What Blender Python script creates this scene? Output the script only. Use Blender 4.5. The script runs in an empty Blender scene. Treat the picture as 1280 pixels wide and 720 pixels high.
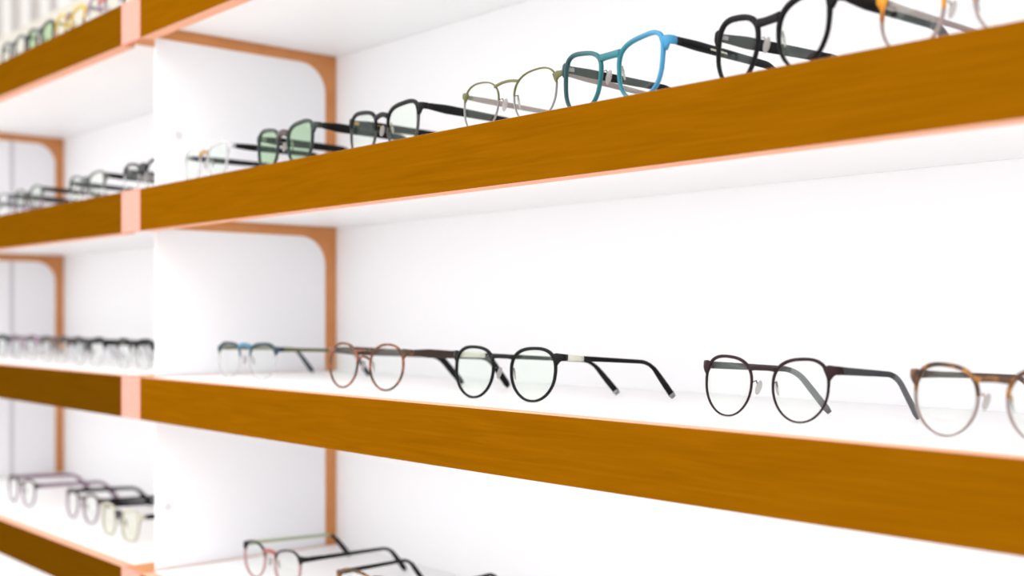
import bpy, bmesh, math, random
from mathutils import Vector, Matrix
random.seed(7)
C = bpy.context.scene.collection
SC = bpy.context.scene
H0 = 1.35                                   # eye height; shelf heights below are given relative to it

# ------------------------------------------------------------------ camera
cd = bpy.data.cameras.new('camera'); cam = bpy.data.objects.new('camera', cd); C.objects.link(cam)
cam.location = (0, 0, H0)
cam.rotation_euler = (math.radians(90), 0, math.atan2(math.cos(.725), math.sin(.725)))
cd.sensor_width = 36; cd.lens = 1467 / 1280 * 36; cd.shift_y = 35 / 1280
cd.clip_start = .02
cd.dof.use_dof = True; cd.dof.focus_distance = .96; cd.dof.aperture_fstop = 4.0
SC.camera = cam

# ------------------------------------------------------------------ light
w = bpy.data.worlds.new('world'); SC.world = w; w.use_nodes = True
bg = w.node_tree.nodes['Background']; bg.inputs[0].default_value = (.985, .99, 1, 1); bg.inputs[1].default_value = 2.05
def area(name, loc, rot, sx, sy, power, col=(1, 1, 1)):
    l = bpy.data.lights.new(name, 'AREA'); l.shape = 'RECTANGLE'; l.size = sx; l.size_y = sy; l.energy = power; l.color = col
    o = bpy.data.objects.new(name, l); o.location = loc; o.rotation_euler = [math.radians(a) for a in rot]; C.objects.link(o)
    return o
area('overhead_softbox', (-1.2, -.9, 2.9), (28, 0, 0), 4.5, 1.2, 34, (1, .985, .96))  # unseen softbox added above the front for soft directional shadows
SC.view_settings.view_transform = 'Standard'; SC.view_settings.look = 'None'
SC.view_settings.exposure = 0.0; SC.view_settings.gamma = 1; SC.view_settings.use_curve_mapping = False
SC.cycles.max_bounces = 12; SC.cycles.transparent_max_bounces = 32

# ------------------------------------------------------------------ materials
def lin(c): return tuple(((v/255)/12.92 if v/255 <= .04045 else ((v/255+.055)/1.055)**2.4) for v in c) + (1,)
_m = {}
def mat(name, rgb, rough=.5, metal=0.0, spec=.5, trans=0.0, alpha=1.0, gain=.55):
    if name in _m: return _m[name]
    m = bpy.data.materials.new(name); m.use_nodes = True; b = m.node_tree.nodes['Principled BSDF']
    b.inputs['Base Color'].default_value = tuple(v*gain for v in lin(rgb)[:3]) + (1,); b.inputs['Roughness'].default_value = rough
    b.inputs['Metallic'].default_value = metal; b.inputs['Specular IOR Level'].default_value = spec
    b.inputs['Transmission Weight'].default_value = trans; b.inputs['Alpha'].default_value = alpha
    # faint procedural unevenness in gloss
    n = m.node_tree.nodes.new('ShaderNodeTexNoise'); n.inputs['Scale'].default_value = 60
    mr = m.node_tree.nodes.new('ShaderNodeMapRange'); mr.inputs[3].default_value = max(0, rough-.05); mr.inputs[4].default_value = min(1, rough+.05)
    m.node_tree.links.new(n.outputs['Fac'], mr.inputs[0]); m.node_tree.links.new(mr.outputs[0], b.inputs['Roughness'])
    _m[name] = m; return m
def ramp_mat(name, stops, kind, scale=(1, 1, 1), rough=.35, coord='Object', noise=(3, 4, .5), spec=.5, alpha=1.0, dist=0.0, gain=1.0):
    if name in _m: return _m[name]
    m = bpy.data.materials.new(name); m.use_nodes = True; nt = m.node_tree; b = nt.nodes['Principled BSDF']
    tc = nt.nodes.new('ShaderNodeTexCoord'); mp = nt.nodes.new('ShaderNodeMapping'); mp.inputs['Scale'].default_value = scale
    nt.links.new(tc.outputs[coord], mp.inputs[0])
    cr = nt.nodes.new('ShaderNodeValToRGB'); e = cr.color_ramp.elements
    stops = [(p, tuple(255*max(0, 1.055*(v*gain)**(1/2.4)-.055) for v in lin(c)[:3])) for p, c in stops] if gain != 1 else stops
    e[0].position, e[0].color = stops[0][0], lin(stops[0][1]); e[1].position, e[1].color = stops[-1][0], lin(stops[-1][1])
    for p, c in stops[1:-1]:
        q = e.new(p); q.color = lin(c)
    if kind == 'noise':
        t = nt.nodes.new('ShaderNodeTexNoise'); t.inputs['Scale'].default_value = noise[0]; t.inputs['Detail'].default_value = noise[1]
        t.inputs['Roughness'].default_value = noise[2]; t.inputs['Distortion'].default_value = dist
        nt.links.new(mp.outputs[0], t.inputs[0]); nt.links.new(t.outputs['Fac'], cr.inputs[0])
    else:
        s = nt.nodes.new('ShaderNodeSeparateXYZ'); nt.links.new(mp.outputs[0], s.inputs[0]); nt.links.new(s.outputs[0], cr.inputs[0])
    nt.links.new(cr.outputs[0], b.inputs['Base Color'])
    b.inputs['Roughness'].default_value = rough; b.inputs['Specular IOR Level'].default_value = spec; b.inputs['Alpha'].default_value = alpha
    _m[name] = m; return m
def lens_mat(name, tint, refl=.07):
    if name in _m: return _m[name]
    m = bpy.data.materials.new(name); m.use_nodes = True; nt = m.node_tree; nt.nodes.clear()
    out = nt.nodes.new('ShaderNodeOutputMaterial'); mx = nt.nodes.new('ShaderNodeMixShader')
    tr = nt.nodes.new('ShaderNodeBsdfTransparent'); gl = nt.nodes.new('ShaderNodeBsdfGlossy'); fr = nt.nodes.new('ShaderNodeFresnel')
    tr.inputs[0].default_value = lin(tint); gl.inputs['Roughness'].default_value = .02
    nt.nodes.remove(fr); mx.inputs[0].default_value = refl*.3
    gl.inputs[0].default_value = (.9, 1, .93, 1)
    nt.links.new(tr.outputs[0], mx.inputs[1]); nt.links.new(gl.outputs[0], mx.inputs[2])
    nt.links.new(mx.outputs[0], out.inputs[0]); _m[name] = m; return m

WHITE = mat('white_laminate', (244, 244, 245), .45, spec=.3, gain=1)
PANEL = mat('white_panel', (237, 237, 240), .4, spec=.2, gain=1)
WALLM = mat('white_painted_board', (243, 243, 245), .6, spec=.2, gain=1)
LIT_EDGE = ramp_mat('lit_wood_edge', [(0.3, (226, 165, 136)), (.7, (232, 175, 147))], 'noise', (4, 60, 60), .6, noise=(4, 3, .5), spec=.1)  # strong light on the fascia's wood edges, put into a pale peach colour
ENDGRAIN = ramp_mat('pale_end_grain', [(0.3, (206, 142, 128)), (.7, (212, 150, 136))], 'noise', (60, 4, 60), .7, noise=(4, 3, .5), spec=0)
OAK = ramp_mat('frame_oak', [(0.3, (196, 130, 76)), (.7, (206, 142, 90))], 'noise', (30, 6, 6), .55, noise=(5, 3, .5), spec=.2)
def veneer(name, g=1.0):
    g *= .97
    m = ramp_mat(name, [(p, tuple(v*g for v in c)) for p, c in ((.25, (120, 72, 1)), (.5, (125, 76, 2)), (.78, (131, 80, 4)))], 'noise', (1.6, 1, 26), .8, noise=(5, 6, .55), spec=0, dist=.9)
    nt = m.node_tree; b = nt.nodes['Principled BSDF']; cr = [n for n in nt.nodes if n.type == 'VALTORGB'][0]; mp = [n for n in nt.nodes if n.type == 'MAPPING'][0]
    t2 = nt.nodes.new('ShaderNodeTexNoise'); t2.inputs['Scale'].default_value = 260; t2.inputs['Detail'].default_value = 2
    m2 = nt.nodes.new('ShaderNodeMapping'); m2.inputs['Scale'].default_value = (.05, 1, 1.6)
    tc = [n for n in nt.nodes if n.type == 'TEX_COORD'][0]; nt.links.new(tc.outputs['Object'], m2.inputs[0]); nt.links.new(m2.outputs[0], t2.inputs[0])
    mr = nt.nodes.new('ShaderNodeMapRange'); mr.inputs[1].default_value = .3; mr.inputs[2].default_value = .7; mr.inputs[3].default_value = .93; mr.inputs[4].default_value = 1.04
    nt.links.new(t2.outputs['Fac'], mr.inputs[0])
    mx = nt.nodes.new('ShaderNodeMix'); mx.data_type = 'RGBA'; mx.blend_type = 'MULTIPLY'; mx.inputs[0].default_value = 1
    nt.links.new(cr.outputs[0], mx.inputs[6]); nt.links.new(mr.outputs[0], mx.inputs[7]); nt.links.new(mx.outputs[2], b.inputs['Base Color'])
    return m
VENEER = veneer('stained_oak_veneer'); VENEER_SHADE = veneer('shaded_stained_oak_veneer', .72); VENEER_DIM = veneer('dimmer_stained_oak_veneer', .88)  # two darker copies carry the dimmer light on the farther boards
SEAM = mat('grey_joint', (205, 203, 208), .6, gain=1)
CAPM = mat('grey_cap', (208, 208, 212), .5, gain=1)
FLOORM = ramp_mat('pale_floor', [(.3, (216, 206, 196)), (.7, (228, 220, 212))], 'noise', (1, 8, 1), .4, noise=(2, 3, .5))
GREIGE = ramp_mat('greige_wall_board', [(.3, (170, 166, 156)), (.7, (177, 173, 163))], 'noise', (1, 1, 1), .7, noise=(2, 2, .5), spec=.1)
STRIPE = ramp_mat('slatted_wall_board', [(.3, (162, 155, 149)), (.7, (170, 163, 157))], 'noise', (4, 4, 1), .6, noise=(2, 2, .5))
STRIPE2 = mat('pale_slat', (196, 192, 188), .6, gain=1)
BLACK = mat('black_acetate', (12, 14, 14), .35, spec=.16)
BLACKM = mat('matt_black_acetate', (16, 13, 14), .5, spec=.14)
BURG = mat('burgundy_metal', (46, 12, 20), .4, spec=.2)
DGREY = mat('dark_grey_temple', (52, 54, 56), .4, spec=.4)
GREY = mat('grey_temple', (118, 118, 122), .4, spec=.4)
SILVER = mat('brushed_silver', (178, 176, 174), .3, metal=.9)
GOLD = mat('warm_metal', (214, 170, 92), .3, metal=.9)
CREAM = mat('cream_metal_inlay', (205, 203, 188), .35, metal=0, gain=.9)
OLIVE = mat('olive_metal', (120, 120, 62), .35, metal=.3)
DGREEN = mat('dark_green_acetate', (18, 46, 36), .3, spec=.4)
GUN = mat('gunmetal', (92, 94, 88), .35, metal=.6)
TAUPE = mat('taupe_temple', (150, 134, 130), .45, gain=.8)
BROWN = mat('dark_brown_acetate', (62, 34, 20), .35, spec=.4)
TEALD = mat('deep_teal_metal', (18, 62, 76), .35, metal=.2)
CYAN = mat('cyan_metal', (60, 150, 185), .35, metal=.2)
PINKG = mat('rose_clear', (232, 176, 176), .35, alpha=.75)
CLEARG = mat('clear_acetate', (206, 206, 210), .2, alpha=.4, gain=.9)
MAUVE = mat('mauve_metal', (170, 140, 165), .35, metal=.2)
RED = mat('red_acetate', (196, 84, 70), .35)
YELLOW = mat('yellow_acetate', (222, 190, 40), .4)
CREAMA = mat('cream_acetate', (226, 222, 200), .45)
NAVY = mat('navy_acetate', (52, 54, 82), .35)
PALEGREEN = mat('pale_green_temple', (206, 218, 180), .4)
TORT = ramp_mat('tortoise_acetate', [(.38, (34, 20, 12)), (.52, (84, 52, 26)), (.68, (176, 118, 44))], 'noise', (1, 1, 1), .3, noise=(85, 2, .5), spec=.3, gain=.9)
TORTR = ramp_mat('red_tortoise_acetate', [(.38, (70, 58, 26)), (.5, (120, 70, 34)), (.62, (190, 110, 70))], 'noise', (1, 1, 1), .3, noise=(110, 2, .5), spec=.3, gain=.6)
AMBER = ramp_mat('amber_acetate', [(.38, (150, 84, 10)), (.55, (226, 146, 24)), (.68, (246, 186, 60))], 'noise', (1, 1, 1), .3, noise=(60, 2, .5), spec=.3, gain=.65)
TEALB = ramp_mat('teal_to_blue_acetate', [(.0, (14, 60, 62)), (.42, (24, 120, 128)), (.62, (30, 132, 148)), (.86, (72, 160, 204)), (1, (60, 158, 208))], 'grad', (1, 1, 1), .3, coord='Generated', spec=.3, gain=.6)
LCLEAR = lens_mat('clear_lens', (253, 254, 253)); LGREEN = lens_mat('green_coated_lens', (228, 243, 225)); LPALE = lens_mat('pale_green_lens', (251, 254, 251))
LCREAM = lens_mat('cream_lens', (252, 253, 247))
PADM = mat('clear_pad', (226, 220, 216), .3, alpha=.6)

# ------------------------------------------------------------------ helpers
def obj(name, bm, mats, parent=None, smooth=False):
    me = bpy.data.meshes.new(name); bmesh.ops.recalc_face_normals(bm, faces=bm.faces); bm.to_mesh(me); bm.free()
    for m in (mats if isinstance(mats, (list, tuple)) else [mats]): me.materials.append(m)
    if smooth:
        for p in me.polygons: p.use_smooth = True
    o = bpy.data.objects.new(name, me); C.objects.link(o)
    if parent: o.parent = parent
    return o
def bx(bm, x0, x1, y0, y1, z0, z1, mi=0, front=None):
    vs = [bm.verts.new((x, y, z)) for x in (x0, x1) for y in (y0, y1) for z in (z0, z1)]
    for k, q in enumerate([(0, 1, 3, 2), (4, 6, 7, 5), (0, 4, 5, 1), (2, 3, 7, 6), (0, 2, 6, 4), (1, 5, 7, 3)]):
        f = bm.faces.new([vs[i] for i in q]); f.material_index = mi
        if front is not None and k == 2: f.material_index = front
def thing(name, label, cat, loc=(0, 0, 0), rot=(0, 0, 0), group=None):
    o = bpy.data.objects.new(name, None); C.objects.link(o); o.empty_display_size = .02
    o.location = loc; o.rotation_euler = rot; o['label'] = label; o['category'] = cat
    if group: o['group'] = group
    return o
def struct(name, bm, m):
    o = obj(name, bm, m); o['kind'] = 'structure'; return o

# ------------------------------------------------------------------ setting
YF, YW = .629, .9228
HF, LIP = .0533, .0185
TOPS = {1: .4033, 2: .1605, 3: -.0773, 4: -.3243}
GAPL, GAPR = -1.4719, -1.4159               # front gap between two shelf bays, filled by the divider
PITCH = 1.0297
b = bmesh.new(); bx(b, -7, 1.2, YW, YW+.03, 0, H0+.4033); struct('wall_back', b, WALLM)
b = bmesh.new(); bx(b, -7, 1.2, YW+.0005, YW+.03, H0+.4033, H0+.648); struct('wall_upper', b, GREIGE)
b = bmesh.new(); bx(b, -9, 2, 2.6, 2.7, 0, 3.6)
x = -9
while x < 1.8:
    wd = random.uniform(.10, .34); bx(b, x, x+wd, 2.57, 2.6, 0, 3.6, mi=1); x += wd + random.uniform(.12, .34)
struct('wall_far', b, [STRIPE, STRIPE2])
b = bmesh.new(); bx(b, -9, 2, -3, 2.7, -.05, 0); struct('floor', b, FLOORM)

def shelf(level, x0, x1, label, ven):
    zt = TOPS[level] + H0
    t = thing('display_shelf', label, 'shelf', ((x0+x1)/2, YF, zt), group='wall shelves of the display')
    cx = (x0+x1)/2
    b = bmesh.new(); bx(b, x0-cx, x1-cx, .018, YW-YF-.0005, -HF+LIP, -.0002); obj('shelf_board', b, WHITE, t)
    b = bmesh.new(); bx(b, x0-cx, x1-cx, 0, .018, -HF, 0, mi=1, front=0); o = obj('fascia', b, [ven, LIT_EDGE], t)
    bv = o.modifiers.new('b', 'BEVEL'); bv.width = .0006; bv.segments = 2; bv.limit_method = 'ANGLE'
    return t
names = {1: 'topmost', 2: 'second from top', 3: 'third from top', 4: 'lowest'}
XR = .42
XL = GAPR - PITCH - .003                    # right face of the farther divider
for lv in (1, 2, 3, 4):
    pos = {1: 'cut by the top of the picture', 2: 'running under the bright blue glasses',
           3: 'running under the round black glasses', 4: 'low down at the foot of the picture'}[lv]
    shelf(lv, GAPR, XR, 'near shelf with brown wood front edge, ' + pos, VENEER)
    pos = {1: 'topmost, carrying the yellow glasses', 2: 'second from top, left of the pale joint',
           3: 'third from top, left of the pale joint', 4: 'lowest, in the bottom left corner'}[lv]
    shelf(lv, GAPL-(PITCH-(GAPR-GAPL)), GAPL, 'farther shelf with brown wood front edge, ' + pos, VENEER_SHADE if lv > 2 else VENEER_DIM)

def divider(xr, label, seam=False):
    th = GAPR - GAPL
    t = thing('shelf_divider', label, 'divider', (xr, YW, H0-.72), group='wooden uprights between shelf bays')
    Z = lambda z: z + .72
    b = bmesh.new()
    bx(b, -th, -.0032, -.018, -.0005, Z(-.72), Z(.4033))                       # back post
    for lv in (1, 2, 3, 4):
        zt = TOPS[lv]
        zb_ = zt-HF+.0045
        bx(b, -th, -.0032, YF-YW+.004, -.018, Z(zb_), Z(zt))                  # arm to the front
        R = .040; n = 8; zc = zb_-R; yc = -.018-R                            # rounded inner corner
        ring = []
        for xx in (-th, -.0032):
            pts = [(-.018, zb_)] + [(yc+R*math.sin(math.pi/2*k/n), zc+R*math.cos(math.pi/2*k/n)) for k in range(n+1)]
            ring.append([b.verts.new((xx, p[0], Z(p[1]))) for p in pts])
        b.faces.new(ring[0]); b.faces.new(ring[1][::-1])
        m = len(ring[0])
        for k in range(m): b.faces.new([ring[0][k], ring[0][(k+1) % m], ring[1][(k+1) % m], ring[1][k]])
    obj('frame', b, OAK, t)
    for lv in (1, 2, 3, 4):
        b = bmesh.new(); bx(b, -th, 0, YF-YW, YF-YW+.004, Z(TOPS[lv]-HF), Z(TOPS[lv])); obj('end_face', b, ENDGRAIN, t)
    levels = [.4033, .1605, -.0773, -.3243, -.72+HF]
    for i in range(3):
        top = TOPS[i+1]-HF+.0045; bot = TOPS[i+2]
        b = bmesh.new()
        y0, y1 = .652-YW, -.018; R = .040; n = 8
        prof = [(y0, bot), (y1, bot), (y1, top-R)] + [(y1-R+R*math.cos(math.pi/2*k/n), top-R+R*math.sin(math.pi/2*k/n)) for k in range(1, n+1)] + [(y0, top)]
        rs = [[b.verts.new((xx, p[0], Z(p[1]))) for p in prof] for xx in (-.0072, -.0042)]
        b.faces.new(rs[0]); b.faces.new(rs[1][::-1]); m = len(prof)
        for k in range(m): b.faces.new([rs[0][k], rs[0][(k+1) % m], rs[1][(k+1) % m], rs[1][k]])
        p = obj('panel', b, PANEL, t)
        if seam:
            b = bmesh.new(); bx(b, -.0044, -.0036, .813-YW, .822-YW, Z(bot), Z(top)); obj('joint_strip', b, SEAM, p)
        else:
            for cy, cz in ((.6822, .2337),) if i == 0 else (((.668, -.245),) if i == 2 else ()):
                b = bmesh.new()
                bmesh.ops.create_cone(b, cap_ends=True, segments=24, radius1=.0055, radius2=.005, depth=.0012,
                                      matrix=Matrix.Translation((-.0038, cy-YW, Z(cz))) @ Matrix.Rotation(math.pi/2, 4, 'Y'))
                obj('screw_cap', b, CAPM, p)
    b = bmesh.new(); bx(b, -.0072, -.0042, .652-YW, -.018, Z(-.72), Z(TOPS[4]-HF)); obj('panel', b, PANEL, t)
    return t
divider(GAPR-.0001, 'brown wooden shelf upright with white panel, the nearer of two, rising in the left middle')
divider(GAPR-PITCH-.0001, 'brown wooden shelf upright with white panel, farther one near the left picture edge', True)

# ------------------------------------------------------------------ glasses
def outline(a, bb, n, k, flare, N=56):
    n_top, n_bot = n
    pts = []
    for i in range(N):
        t = 2*math.pi*i/N; c, s = math.cos(t), math.sin(t); n = n_top if s >= 0 else n_bot
        xn = math.copysign(abs(c)**(2/n), c); zn = math.copysign(abs(s)**(2/n), s)
        x = a*xn*(1+k*(zn-.35)-.35*k*max(0, -zn)**2); z = bb*zn + flare*xn*max(0, zn+.2)
        pts.append((x, z))
    return pts
def inset(pts, dist):
    N = len(pts); out = []
    for i in range(N):
        p, q = pts[i-1], pts[(i+1) % N]; tx, tz = q[0]-p[0], q[1]-p[1]; l = math.hypot(tx, tz) or 1
        d = dist[i] if isinstance(dist, list) else dist
        out.append((pts[i][0]-tz/l*d, pts[i][1]+tx/l*d))
    return out
def sweep(bm, pts, hs, ts, mi=0, up=Vector((0, 0, 1)), ups=None):
    """rounded bar along pts, half-heights hs along the up direction, half-thicknesses ts sideways"""
    rings = []
    for i, p in enumerate(pts):
        t = (pts[min(i+1, len(pts)-1)] - pts[max(i-1, 0)]).normalized()
        u = (ups[i] if ups else up); side = t.cross(u).normalized(); u2 = side.cross(t).normalized()
        h, th = hs[i], ts[i]; q = .62
        rings.append([bm.verts.new(p + u2*(h*a) + side*(th*c)) for a, c in ((1, q), (q, 1), (-q, 1), (-1, q), (-1, -q), (-q, -1), (q, -1), (1, -q))])
    for r0, r1 in zip(rings, rings[1:]):
        for k in range(8):
            f = bm.faces.new([r0[k], r0[(k+1) % 8], r1[(k+1) % 8], r1[k]]); f.material_index = mi
    f = bm.faces.new(rings[0][::-1]); f.material_index = mi; f = bm.faces.new(rings[-1]); f.material_index = mi

def eyeglasses(x, y, yaw, level, label, group, shape='round', a=None, bb=.0235, gap=None, W=.138,
               wt=.0026, wb=.0020, depth=.0034, top=None, bot=None, brm=None, temple=None, tip=None, lens=None,
               split=-.1, bridge=.30, bh=.0024, rise=.003, double=False, pads=True, th=.0042, tth=.0012, inlay=None, mark=False, tlen=.098,
               k=None, n=None, flare=None, zh=.62, temple_l=None, hinge=None, drop=48, tipend=None, paddle=1.25, rimless=False, endh=.0032, tip_at=.62, left=None, right=None):
    K = {'round': ((2.25, 2.08), .06, .0008), 'panto': ((2.5, 2.2), .10, .0016), 'soft': ((3.1, 2.9), .10, .002), 'cat': ((2.8, 2.25), .13, .003)}[shape]
    a = a or .1995*W; gap = gap or .139*W
    n = n or K[0]; k = K[1] if k is None else k; flare = K[2] if flare is None else flare
    top = top or BLACK; bot = bot or top; brm = brm or top; temple = temple or top; tip = tip or temple; lens = lens or LCLEAR; hinge = hinge or SILVER
    bv = lambda X: .6*X*X
    root = thing('eyeglasses', label, 'glasses', (x, y, TOPS[level]+H0), group=group)
    O = outline(a, bb, n, k, flare); N = len(O)
    zn = [p[1]/bb for p in O]
    sm = lambda v: max(0, min(1, v))**2*(3-2*max(0, min(1, v)))
    wd = [wb+(wt-wb)*sm((q+.25)/1.0) for q in zn]
    I = inset(O, wd); cx = a+gap/2; cz = bb
    mats = [top]; 
    for m in (bot, brm):
        if m not in mats: mats.append(m)
    b = bmesh.new(); made = []
    for sg in (1, -1):
        rings = []
        for i in range(N):
            o_, i_ = O[i], I[i]; dp = depth*.5
            mx, mz = (o_[0]+i_[0])/2, (o_[1]+i_[1])/2; hx, hz = (o_[0]-i_[0])/2, (o_[1]-i_[1])/2
            r = []
            for u, v in ((1, .55), (.55, 1), (-.55, 1), (-1, .55), (-1, -.55), (-.55, -1), (.55, -1), (1, -.55)):
                X = sg*(cx+mx+hx*u); r.append(b.verts.new((X, bv(X)+dp*v, cz+mz+hz*u)))
            rings.append(r)
        for i in range(N):
            r0, r1 = rings[i], rings[(i+1) % N]
            mi = 0 if zn[i] > split else mats.index(bot)
            for j in range(8):
                f = b.faces.new([r0[j], r0[(j+1) % 8], r1[(j+1) % 8], r1[j]]); f.material_index = mi
    # bridge: ends buried in the two rims
    zb = cz + bridge*bb*2*.5 + .004
    def inner_x(z):
        c = [p for p in O if p[0] < 0]; p = min(c, key=lambda p: abs(cz+p[1]-z)); return cx+p[0]
    def bar(z, hh, rs):
        xi = inner_x(z)+.0012; P = []
        for j in range(13):
            s = -1+2*j/12; X = xi*s; P.append(Vector((X, bv(X)-.0006, z+rs*(1-s*s))))
        sweep(b, P, [hh*(1+.12*(abs(-1+2*j/12))**2) for j in range(13)], [depth*.45]*13, mats.index(brm))
    bar(zb, bh, rise)
    if double: bar(min(zb+.009, cz+bb*.86), bh*.8, rise*.2)
    # end pieces
    ze = cz + zh*bb
    oi = [p for p in O if p[0] > 0]; pe = min(oi, key=lambda p: abs(cz+p[1]-ze)); xe = cx+pe[0]
    hx_, hy = W/2, bv(W/2)+.0065
    for sg in (1, -1):
        P = [Vector((sg*(xe-.0016), bv(xe), ze-.0022)), Vector((sg*(xe*.6+hx_*.4), bv(xe)+.0002, ze+.0003)), Vector((sg*(hx_-.0012), hy-.0056, ze+.0008)), Vector((sg*hx_, hy-.003, ze+.0008)), Vector((sg*hx_, hy, ze+.0008))]
        sweep(b, P, [endh*1.9, endh*1.35, endh, endh*.95, endh*.9], [depth*.45, depth*.45, depth*.42, depth*.4, .0014])
    front = obj('front_frame', b, mats, root, True)
    # lenses
    L = inset(O, [v*.75 for v in wd])
    for sg in (1, -1):
        b = bmesh.new(); R0 = []
        for yy in (-.0006, .0006):
            rr = [[b.verts.new((sg*(cx+p[0]*q), bv(cx+p[0]*q)+yy-.0011*(1-q*q), cz+p[1]*q)) for p in L] for q in (1, .66, .33)]
            c0 = b.verts.new((sg*cx, bv(cx)+yy-.0011, cz)); R0.append(rr[0])
            for r0, r1 in zip(rr, rr[1:]):
                for i in range(N): b.faces.new([r0[i], r0[(i+1) % N], r1[(i+1) % N], r1[i]])
            for i in range(N): b.faces.new([rr[2][i], rr[2][(i+1) % N], c0])
        for i in range(N): b.faces.new([R0[0][i], R0[0][(i+1) % N], R0[1][(i+1) % N], R0[1][i]])
        obj('lens', b, lens, root, True)
    # temples
    beta = math.radians(drop); Rb = .024
    for sg in (1, -1):
        path = []; s = 0
        y0 = 0; z0 = ze+.0008; tl = tlen; head = Vector((-sg*.05, 1))
        tgt = left if sg < 0 else right
        if tgt:
            head = Vector((tgt[0]-sg*hx_, tgt[1]-hy)); tl = head.length-Rb*math.sin(beta)-.031*math.cos(beta)
        head.normalize()
        for j in range(15): path.append((y0+tl*j/14, z0))
        yc = y0+tl
        for j in range(1, 9):
            g = beta*j/8; path.append((yc+Rb*math.sin(g), z0-Rb*(1-math.cos(g))))
        ye, ze2 = path[-1]
        for j in range(1, 8):
            path.append((ye+math.cos(beta)*.031*j/7, ze2-math.sin(beta)*.031*j/7))
        M = len(path); P = []; hs = []; ts = []
        for j, (yy, zz) in enumerate(path):
            s = j/(M-1); P.append(Vector((sg*(hx_-.0002)+head.x*yy, hy+.0008+head.y*yy, zz)))
            if s < .1: h = endh*.9+(th*.5-endh*.9)*s/.1
            elif s < .62: h = th*.5*(1-.28*(s-.1)/.52)
            else: h = th*.5*(.72+(paddle-.72)*sm((s-.62)/.3))
            if s > .97: h *= .7
            hs.append(h); ts.append(tth*(1 if s < .9 else 1.1))
        cut = int(tip_at*(M-1))
        def seg(i0, i1, grow=1.0):
            bb_ = bmesh.new(); sweep(bb_, P[i0:i1+1], [v*grow for v in hs[i0:i1+1]], [v*grow for v in ts[i0:i1+1]]); return bb_
        i_in = 3 if inlay else 0
        tm = temple_l if (temple_l and sg < 0) else temple
        tp = obj('temple', seg(i_in, cut if tip is not tm else M-1), tm, root, True)
        if inlay: obj('metal_inlay', seg(0, i_in), inlay, tp, True)
        if tip is not tm: obj('temple_tip', seg(cut, M-1, 1.06), tip, tp, True)
        if tipend:
            obj('end_cap', seg(M-2, M-1, 1.15), tipend, tp, True)
        if mark:
            q = bmesh.new()
            xo = sg*(hx_+tth)
            for j0, j1 in ((5, 6), (6.3, 7.6)):
                sd = Vector((head.y, -head.x, 0))*sg*tth
                sweep(q, [Vector((sg*(hx_-.0002)+head.x*v, hy+.0008+head.y*v, z0))+sd for v in (tl*j0/14, tl*j1/14)], [.0007]*2, [.0002]*2)
            obj('printed_mark', q, CREAM, tp)
        q = bmesh.new()
        sweep(q, [Vector((sg*(hx_-.0016), hy-.003, z0)), Vector((sg*(hx_-.0016), hy+.004, z0))], [.0016]*2, [.0009]*2)
        obj('hinge', q, hinge, root)
    # nose pads
    for sg in (1, -1) if pads else ():
        q = bmesh.new()
        zp = cz + .0*bb; xi = inner_x(zp)
        bmesh.ops.create_uvsphere(q, u_segments=12, v_segments=8, radius=1,
            matrix=Matrix.Translation((sg*(xi-.0010), bv(xi)+.0062, zp)) @ Matrix.Rotation(sg*math.radians(-18), 4, 'Y') @ Matrix.Rotation(sg*math.radians(25), 4, 'Z') @ Matrix.Diagonal((.0009, .0024, .0058, 1)))
        pd = obj('nose_pad', q, PADM, root, True)
        q = bmesh.new()
        x1 = inner_x(zp+.004)
        sweep(q, [Vector((sg*(x1+.0006), bv(x1)+.001, zp+.004)), Vector((sg*(x1+.0003), bv(x1)+.0042, zp+.0052)), Vector((sg*(xi-.0004), bv(xi)+.0062, zp+.001))], [.00045]*3, [.00045]*3)
        obj('pad_arm', q, hinge, pd)
    # rest on lens bottoms and temple tips
    F = [v.co.copy() for v in front.data.vertices]
    B = [v.co.copy() for o in root.children_recursive if o.name.split('.')[0] in ('temple', 'temple_tip', 'end_cap') for v in o.data.vertices]
    lo, hi = -.35, .35
    mz = lambda S, p: min(v.z*math.cos(p)+v.y*math.sin(p) for v in S)
    for _ in range(40):
        m = (lo+hi)/2
        if mz(B, m) > mz(F, m): hi = m
        else: lo = m
    root.rotation_euler = (m, 0, math.radians(yaw)); root.location.z += .0002 - mz(F, m)
    return root

G2 = 'eyeglasses on the second shelf of the near bay'
G3 = 'eyeglasses on the third shelf of the near bay'
G4 = 'eyeglasses on the lowest shelf of the near bay'
# third shelf, near bay
eyeglasses(-1.2975, .710, 4, 3, 'dark teal and bright blue browed glasses, farthest left on the near third shelf', G3, 'round', n=(3.2, 2.05), wt=.0042, wb=.0008, depth=.002,
           top=TEALD, bot=CLEARG, brm=CYAN, temple=OLIVE, tip=TEALD, W=.135, bb=.0225, bridge=.55, split=.35, th=.0045)
eyeglasses(-1.024, .698, 3.2, 3, 'round red and olive tortoise glasses before the wooden upright', G3, 'round', bb=.0245, W=.136,
           top=TORTR, temple=BROWN, tip=BLACK, wt=.0024, wb=.0019, depth=.0026, double=True, bh=.0012, bridge=.12, left=(.02, .122), right=(.085, .13), th=.009, tip_at=.55, paddle=.75)
eyeglasses(-.81, .704, 4.6, 3, 'round black glasses with a cream metal piece at the hinge', G3, 'panto', flare=.0008, bb=.0248, W=.139,
           top=BLACK, temple=BLACK, inlay=CREAM, wt=.0030, wb=.0022, depth=.0032, lens=LPALE, bridge=.42, bh=.0018, rise=.0012, left=(.033, .128), right=(.106, .119), tipend=SILVER, th=.0046, hinge=GUN)
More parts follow.
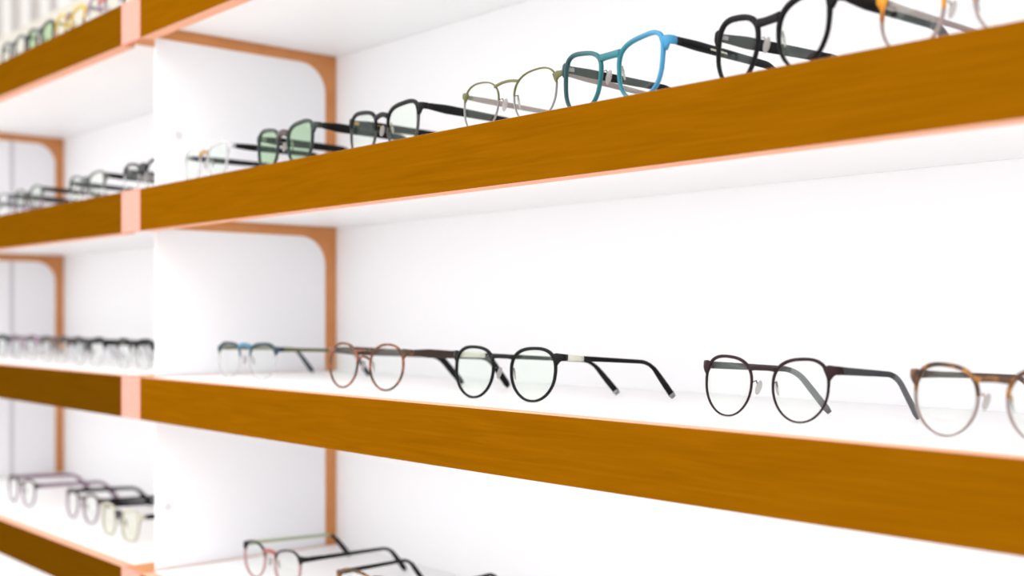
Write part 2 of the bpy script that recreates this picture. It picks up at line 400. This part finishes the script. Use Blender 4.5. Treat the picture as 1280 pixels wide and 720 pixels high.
eyeglasses(-.5305, .7166, -6.5, 3, 'thin burgundy panto glasses with grey temples', G3, 'panto', bb=.0236, W=.132,
           top=BURG, temple=DGREY, tip=GREY, wt=.0024, wb=.0013, depth=.0022, bridge=.42, bh=.0016, rise=.0008, th=.0054, left=(.026, .045), right=(.066, .097), paddle=.85, hinge=GUN)
eyeglasses(-.345, .70, -9, 3, 'brown tortoise glasses with thin grey lower rims, cut by the right picture edge', G3, 'panto', bb=.0236, W=.129,
           top=TORT, bot=TAUPE, temple=BROWN, tip=TORT, wt=.0028, wb=.0012, depth=.003, bridge=.42, split=.15, bh=.002, rise=.0006, hinge=GOLD)
# second shelf, near bay
eyeglasses(-1.287, .651, -4.2, 2, 'colourless clear-rimmed glasses with black temples and gold bridge', G2, 'soft', bb=.021, W=.135,
           top=CLEARG, bot=CLEARG, brm=GOLD, temple=BLACK, wt=.003, wb=.002, lens=LPALE, th=.0075)
eyeglasses(-1.1065, .6513, -2, 2, 'dark green glasses with green tinted lenses', G2, 'soft', bb=.0225, W=.130,
           top=DGREEN, temple=BLACK, brm=BROWN, wt=.0040, wb=.0024, lens=LGREEN, th=.0095, bh=.0034, bridge=.3)
eyeglasses(-.9447, .666, -2, 2, 'black browline glasses with pale lower rims and gold hinge dots', G2, 'soft', bb=.0225, W=.130,
           top=BLACK, bot=GUN, temple=BLACK, wt=.0040, wb=.0012, depth=.003, split=.1, hinge=GOLD, th=.0085, inlay=None, lens=LPALE)
eyeglasses(-.7592, .665, -2, 2, 'thin olive green wire glasses with taupe temples', G2, 'panto', bb=.0232, W=.1355,
           top=OLIVE, bot=SILVER, temple=TAUPE, tip=TAUPE, wt=.0013, wb=.0009, depth=.002, split=.2, bridge=.5, bh=.0011, rise=.0022, th=.0052, tth=.0008, hinge=OLIVE, endh=.0022)
eyeglasses(-.6208, .6486, -6, 2, 'teal and bright blue squarish glasses with dark temples', G2, 'soft', bb=.0238, W=.1254,
           top=TEALB, temple=BLACK, wt=.0034, wb=.0024, depth=.0036, bridge=.42, bh=.0026, rise=.0002, th=.0072, mark=True, flare=.003)
eyeglasses(-.480, .655, -14, 2, 'black squarish glasses with dark grey temples', G2, 'cat', bb=.0255, W=.126,
           top=BLACKM, temple=BLACKM, tip=GREY, wt=.0042, wb=.0018, depth=.0036, bridge=.4, bh=.0028, rise=-.0004, th=.009, mark=True, right=(.05, .13), tip_at=.5)
eyeglasses(-.346, .660, -5, 2, 'amber glasses with thin clear brown lower rims, at the top right corner', G2, 'panto', bb=.0245, W=.122,
           top=AMBER, bot=TAUPE, temple=TAUPE, wt=.0036, wb=.0016, bridge=.5, split=.0, hinge=BLACK)
# lowest shelf, near bay
eyeglasses(-1.264, .726, 1.4, 4, 'black glasses with rose lower rims, left one on the near lowest shelf', G4, 'panto', bb=.0225, W=.138,
           top=BLACK, bot=PINKG, brm=RED, temple=BLACK, wt=.0022, wb=.002, split=.4, bridge=.4, bh=.002, th=.005, tip=BLACKM, temple_l=PALEGREEN, tip_at=.6, tlen=.112)
eyeglasses(-1.043, .733, 12, 4, 'brown and olive browed glasses cut by the bottom picture edge', G4, 'soft', bb=.0225, W=.139,
           top=TORT, temple=BLACK, wt=.003, wb=.002, th=.005, bridge=.5)

# farther bay
def far(level, items, group):
    for (X, Y, yaw, lab, kw) in items:
        eyeglasses(X, Y, yaw, level, lab, group, **kw)
far(3, [
    (-1.622, .71, 0, 'dark brown glasses beside the white divider panel, farther third shelf', dict(n=(3.3, 2.1), th=.008, tip=CLEARG, endh=.0042, W=.127, bb=.0225, shape='round', top=BLACKM, bot=CLEARG, brm=BURG, wt=.0045, wb=.0012, split=.3)),
    (-1.79, .71, 0, 'black glasses just left of the pair beside the divider panel, farther third shelf', dict(n=(3.3, 2.1), th=.008, tip=CLEARG, endh=.0042, W=.127, bb=.0225, shape='soft', top=BLACK, bot=CLEARG, brm=BLACK, wt=.0045, wb=.0014, split=.2, bh=.005, bridge=.2)),
    (-1.932, .71, 0, 'brown glasses crossing in front of the farther wooden upright, third shelf', dict(n=(3.3, 2.1), th=.008, tip=CLEARG, endh=.0042, W=.127, bb=.0225, shape='round', top=BROWN, bot=CLEARG, brm=TORT, wt=.0045, wb=.0016, split=.2)),
    (-2.075, .71, 0, 'mauve rimmed glasses left of the farther upright, third shelf', dict(n=(3.3, 2.1), th=.008, tip=CLEARG, endh=.0042, W=.127, bb=.0225, shape='panto', top=MAUVE, bot=CLEARG, brm=MAUVE, temple=BROWN)),
    (-2.22, .71, 0, 'dark green glasses cut by the left picture edge, third shelf', dict(n=(3.3, 2.1), th=.008, tip=CLEARG, endh=.0042, W=.127, bb=.0225, shape='round', top=DGREEN, bot=CLEARG))],
    'eyeglasses on the third shelf of the farther bay')
far(2, [
    (-1.497, .668, 0, 'black glasses standing beside the white divider panel, farther second shelf', dict(th=.0085, endh=.0042, shape='soft', top=BLACK, bot=CLEARG, brm=BLACK, wt=.004, wb=.001, split=.4, bh=.006, bridge=.3)),
    (-1.693, .668, 0, 'greenish grey glasses with black temples right of the farther upright, second shelf', dict(th=.0085, endh=.0042, shape='soft', top=GUN, bot=CLEARG, brm=DGREEN, temple=BLACK, lens=LPALE, bh=.005)),
    (-1.933, .668, -1, 'mauve grey glasses with dark temples left of the farther upright, second shelf', dict(th=.0085, endh=.0042, shape='panto', top=GUN, bot=MAUVE, temple=BROWN, lens=LPALE)),
    (-2.09, .668, 0, 'pale grey glasses cut by the left picture edge, second shelf', dict(th=.0085, endh=.0042, shape='round', top=GREY, bot=CLEARG, temple=GREY))],
    'eyeglasses on the second shelf of the farther bay')
far(4, [
    (-1.661, .705, 0, 'cream glasses with black bridge and temples beside the white divider panel, farther lowest shelf', dict(endh=.004, th=.007, wt=.004, shape='soft', top=CREAMA, bot=CREAMA, brm=BLACK, temple=BLACK, lens=LCREAM, bh=.006, bridge=.2)),
    (-1.842, .72, 0, 'mauve glasses with black temples, middle pair on the farther lowest shelf', dict(endh=.004, th=.007, wt=.004, shape='panto', top=BROWN, bot=MAUVE, temple=BLACKM, split=.4)),
    (-2.072, .705, 0, 'dark brown glasses with mauve temples, leftmost on the farther lowest shelf', dict(endh=.004, th=.007, wt=.004, shape='panto', top=BROWN, bot=MAUVE, temple=MAUVE, split=.4)),
    ], 'eyeglasses on the lowest shelf of the farther bay')
far(1, [
    (-1.478, .655, 0, 'black glasses above the pale joint on the topmost shelf', dict(W=.118, bb=.0235, shape='soft', top=BLACK, temple=DGREEN, wt=.004)),
    (-1.60, .655, 0, 'clear mauve glasses with a red bridge on the topmost shelf', dict(W=.118, bb=.0235, shape='round', top=MAUVE, bot=CLEARG, brm=RED, temple=MAUVE, bh=.007, rise=.0, bridge=.5)),
    (-1.722, .655, 0, 'yellow and brown glasses on the topmost shelf', dict(W=.118, bb=.0235, shape='soft', top=YELLOW, bot=TORTR, temple=YELLOW, wt=.006, wb=.004, brm=TORTR, bh=.005)),
    (-1.842, .655, 0, 'black and green glasses left of the yellow pair on the topmost shelf', dict(W=.118, bb=.0235, shape='soft', top=BLACK, brm=DGREEN, temple=CREAMA, wt=.0045, wb=.003, lens=LGREEN, bh=.005)),
    (-1.962, .655, 0, 'grey glasses farthest left on the topmost shelf', dict(W=.118, bb=.0235, shape='round', top=DGREY, temple=CREAMA, wt=.004, brm=DGREY, bh=.004)),
    ], 'eyeglasses on the topmost shelf')
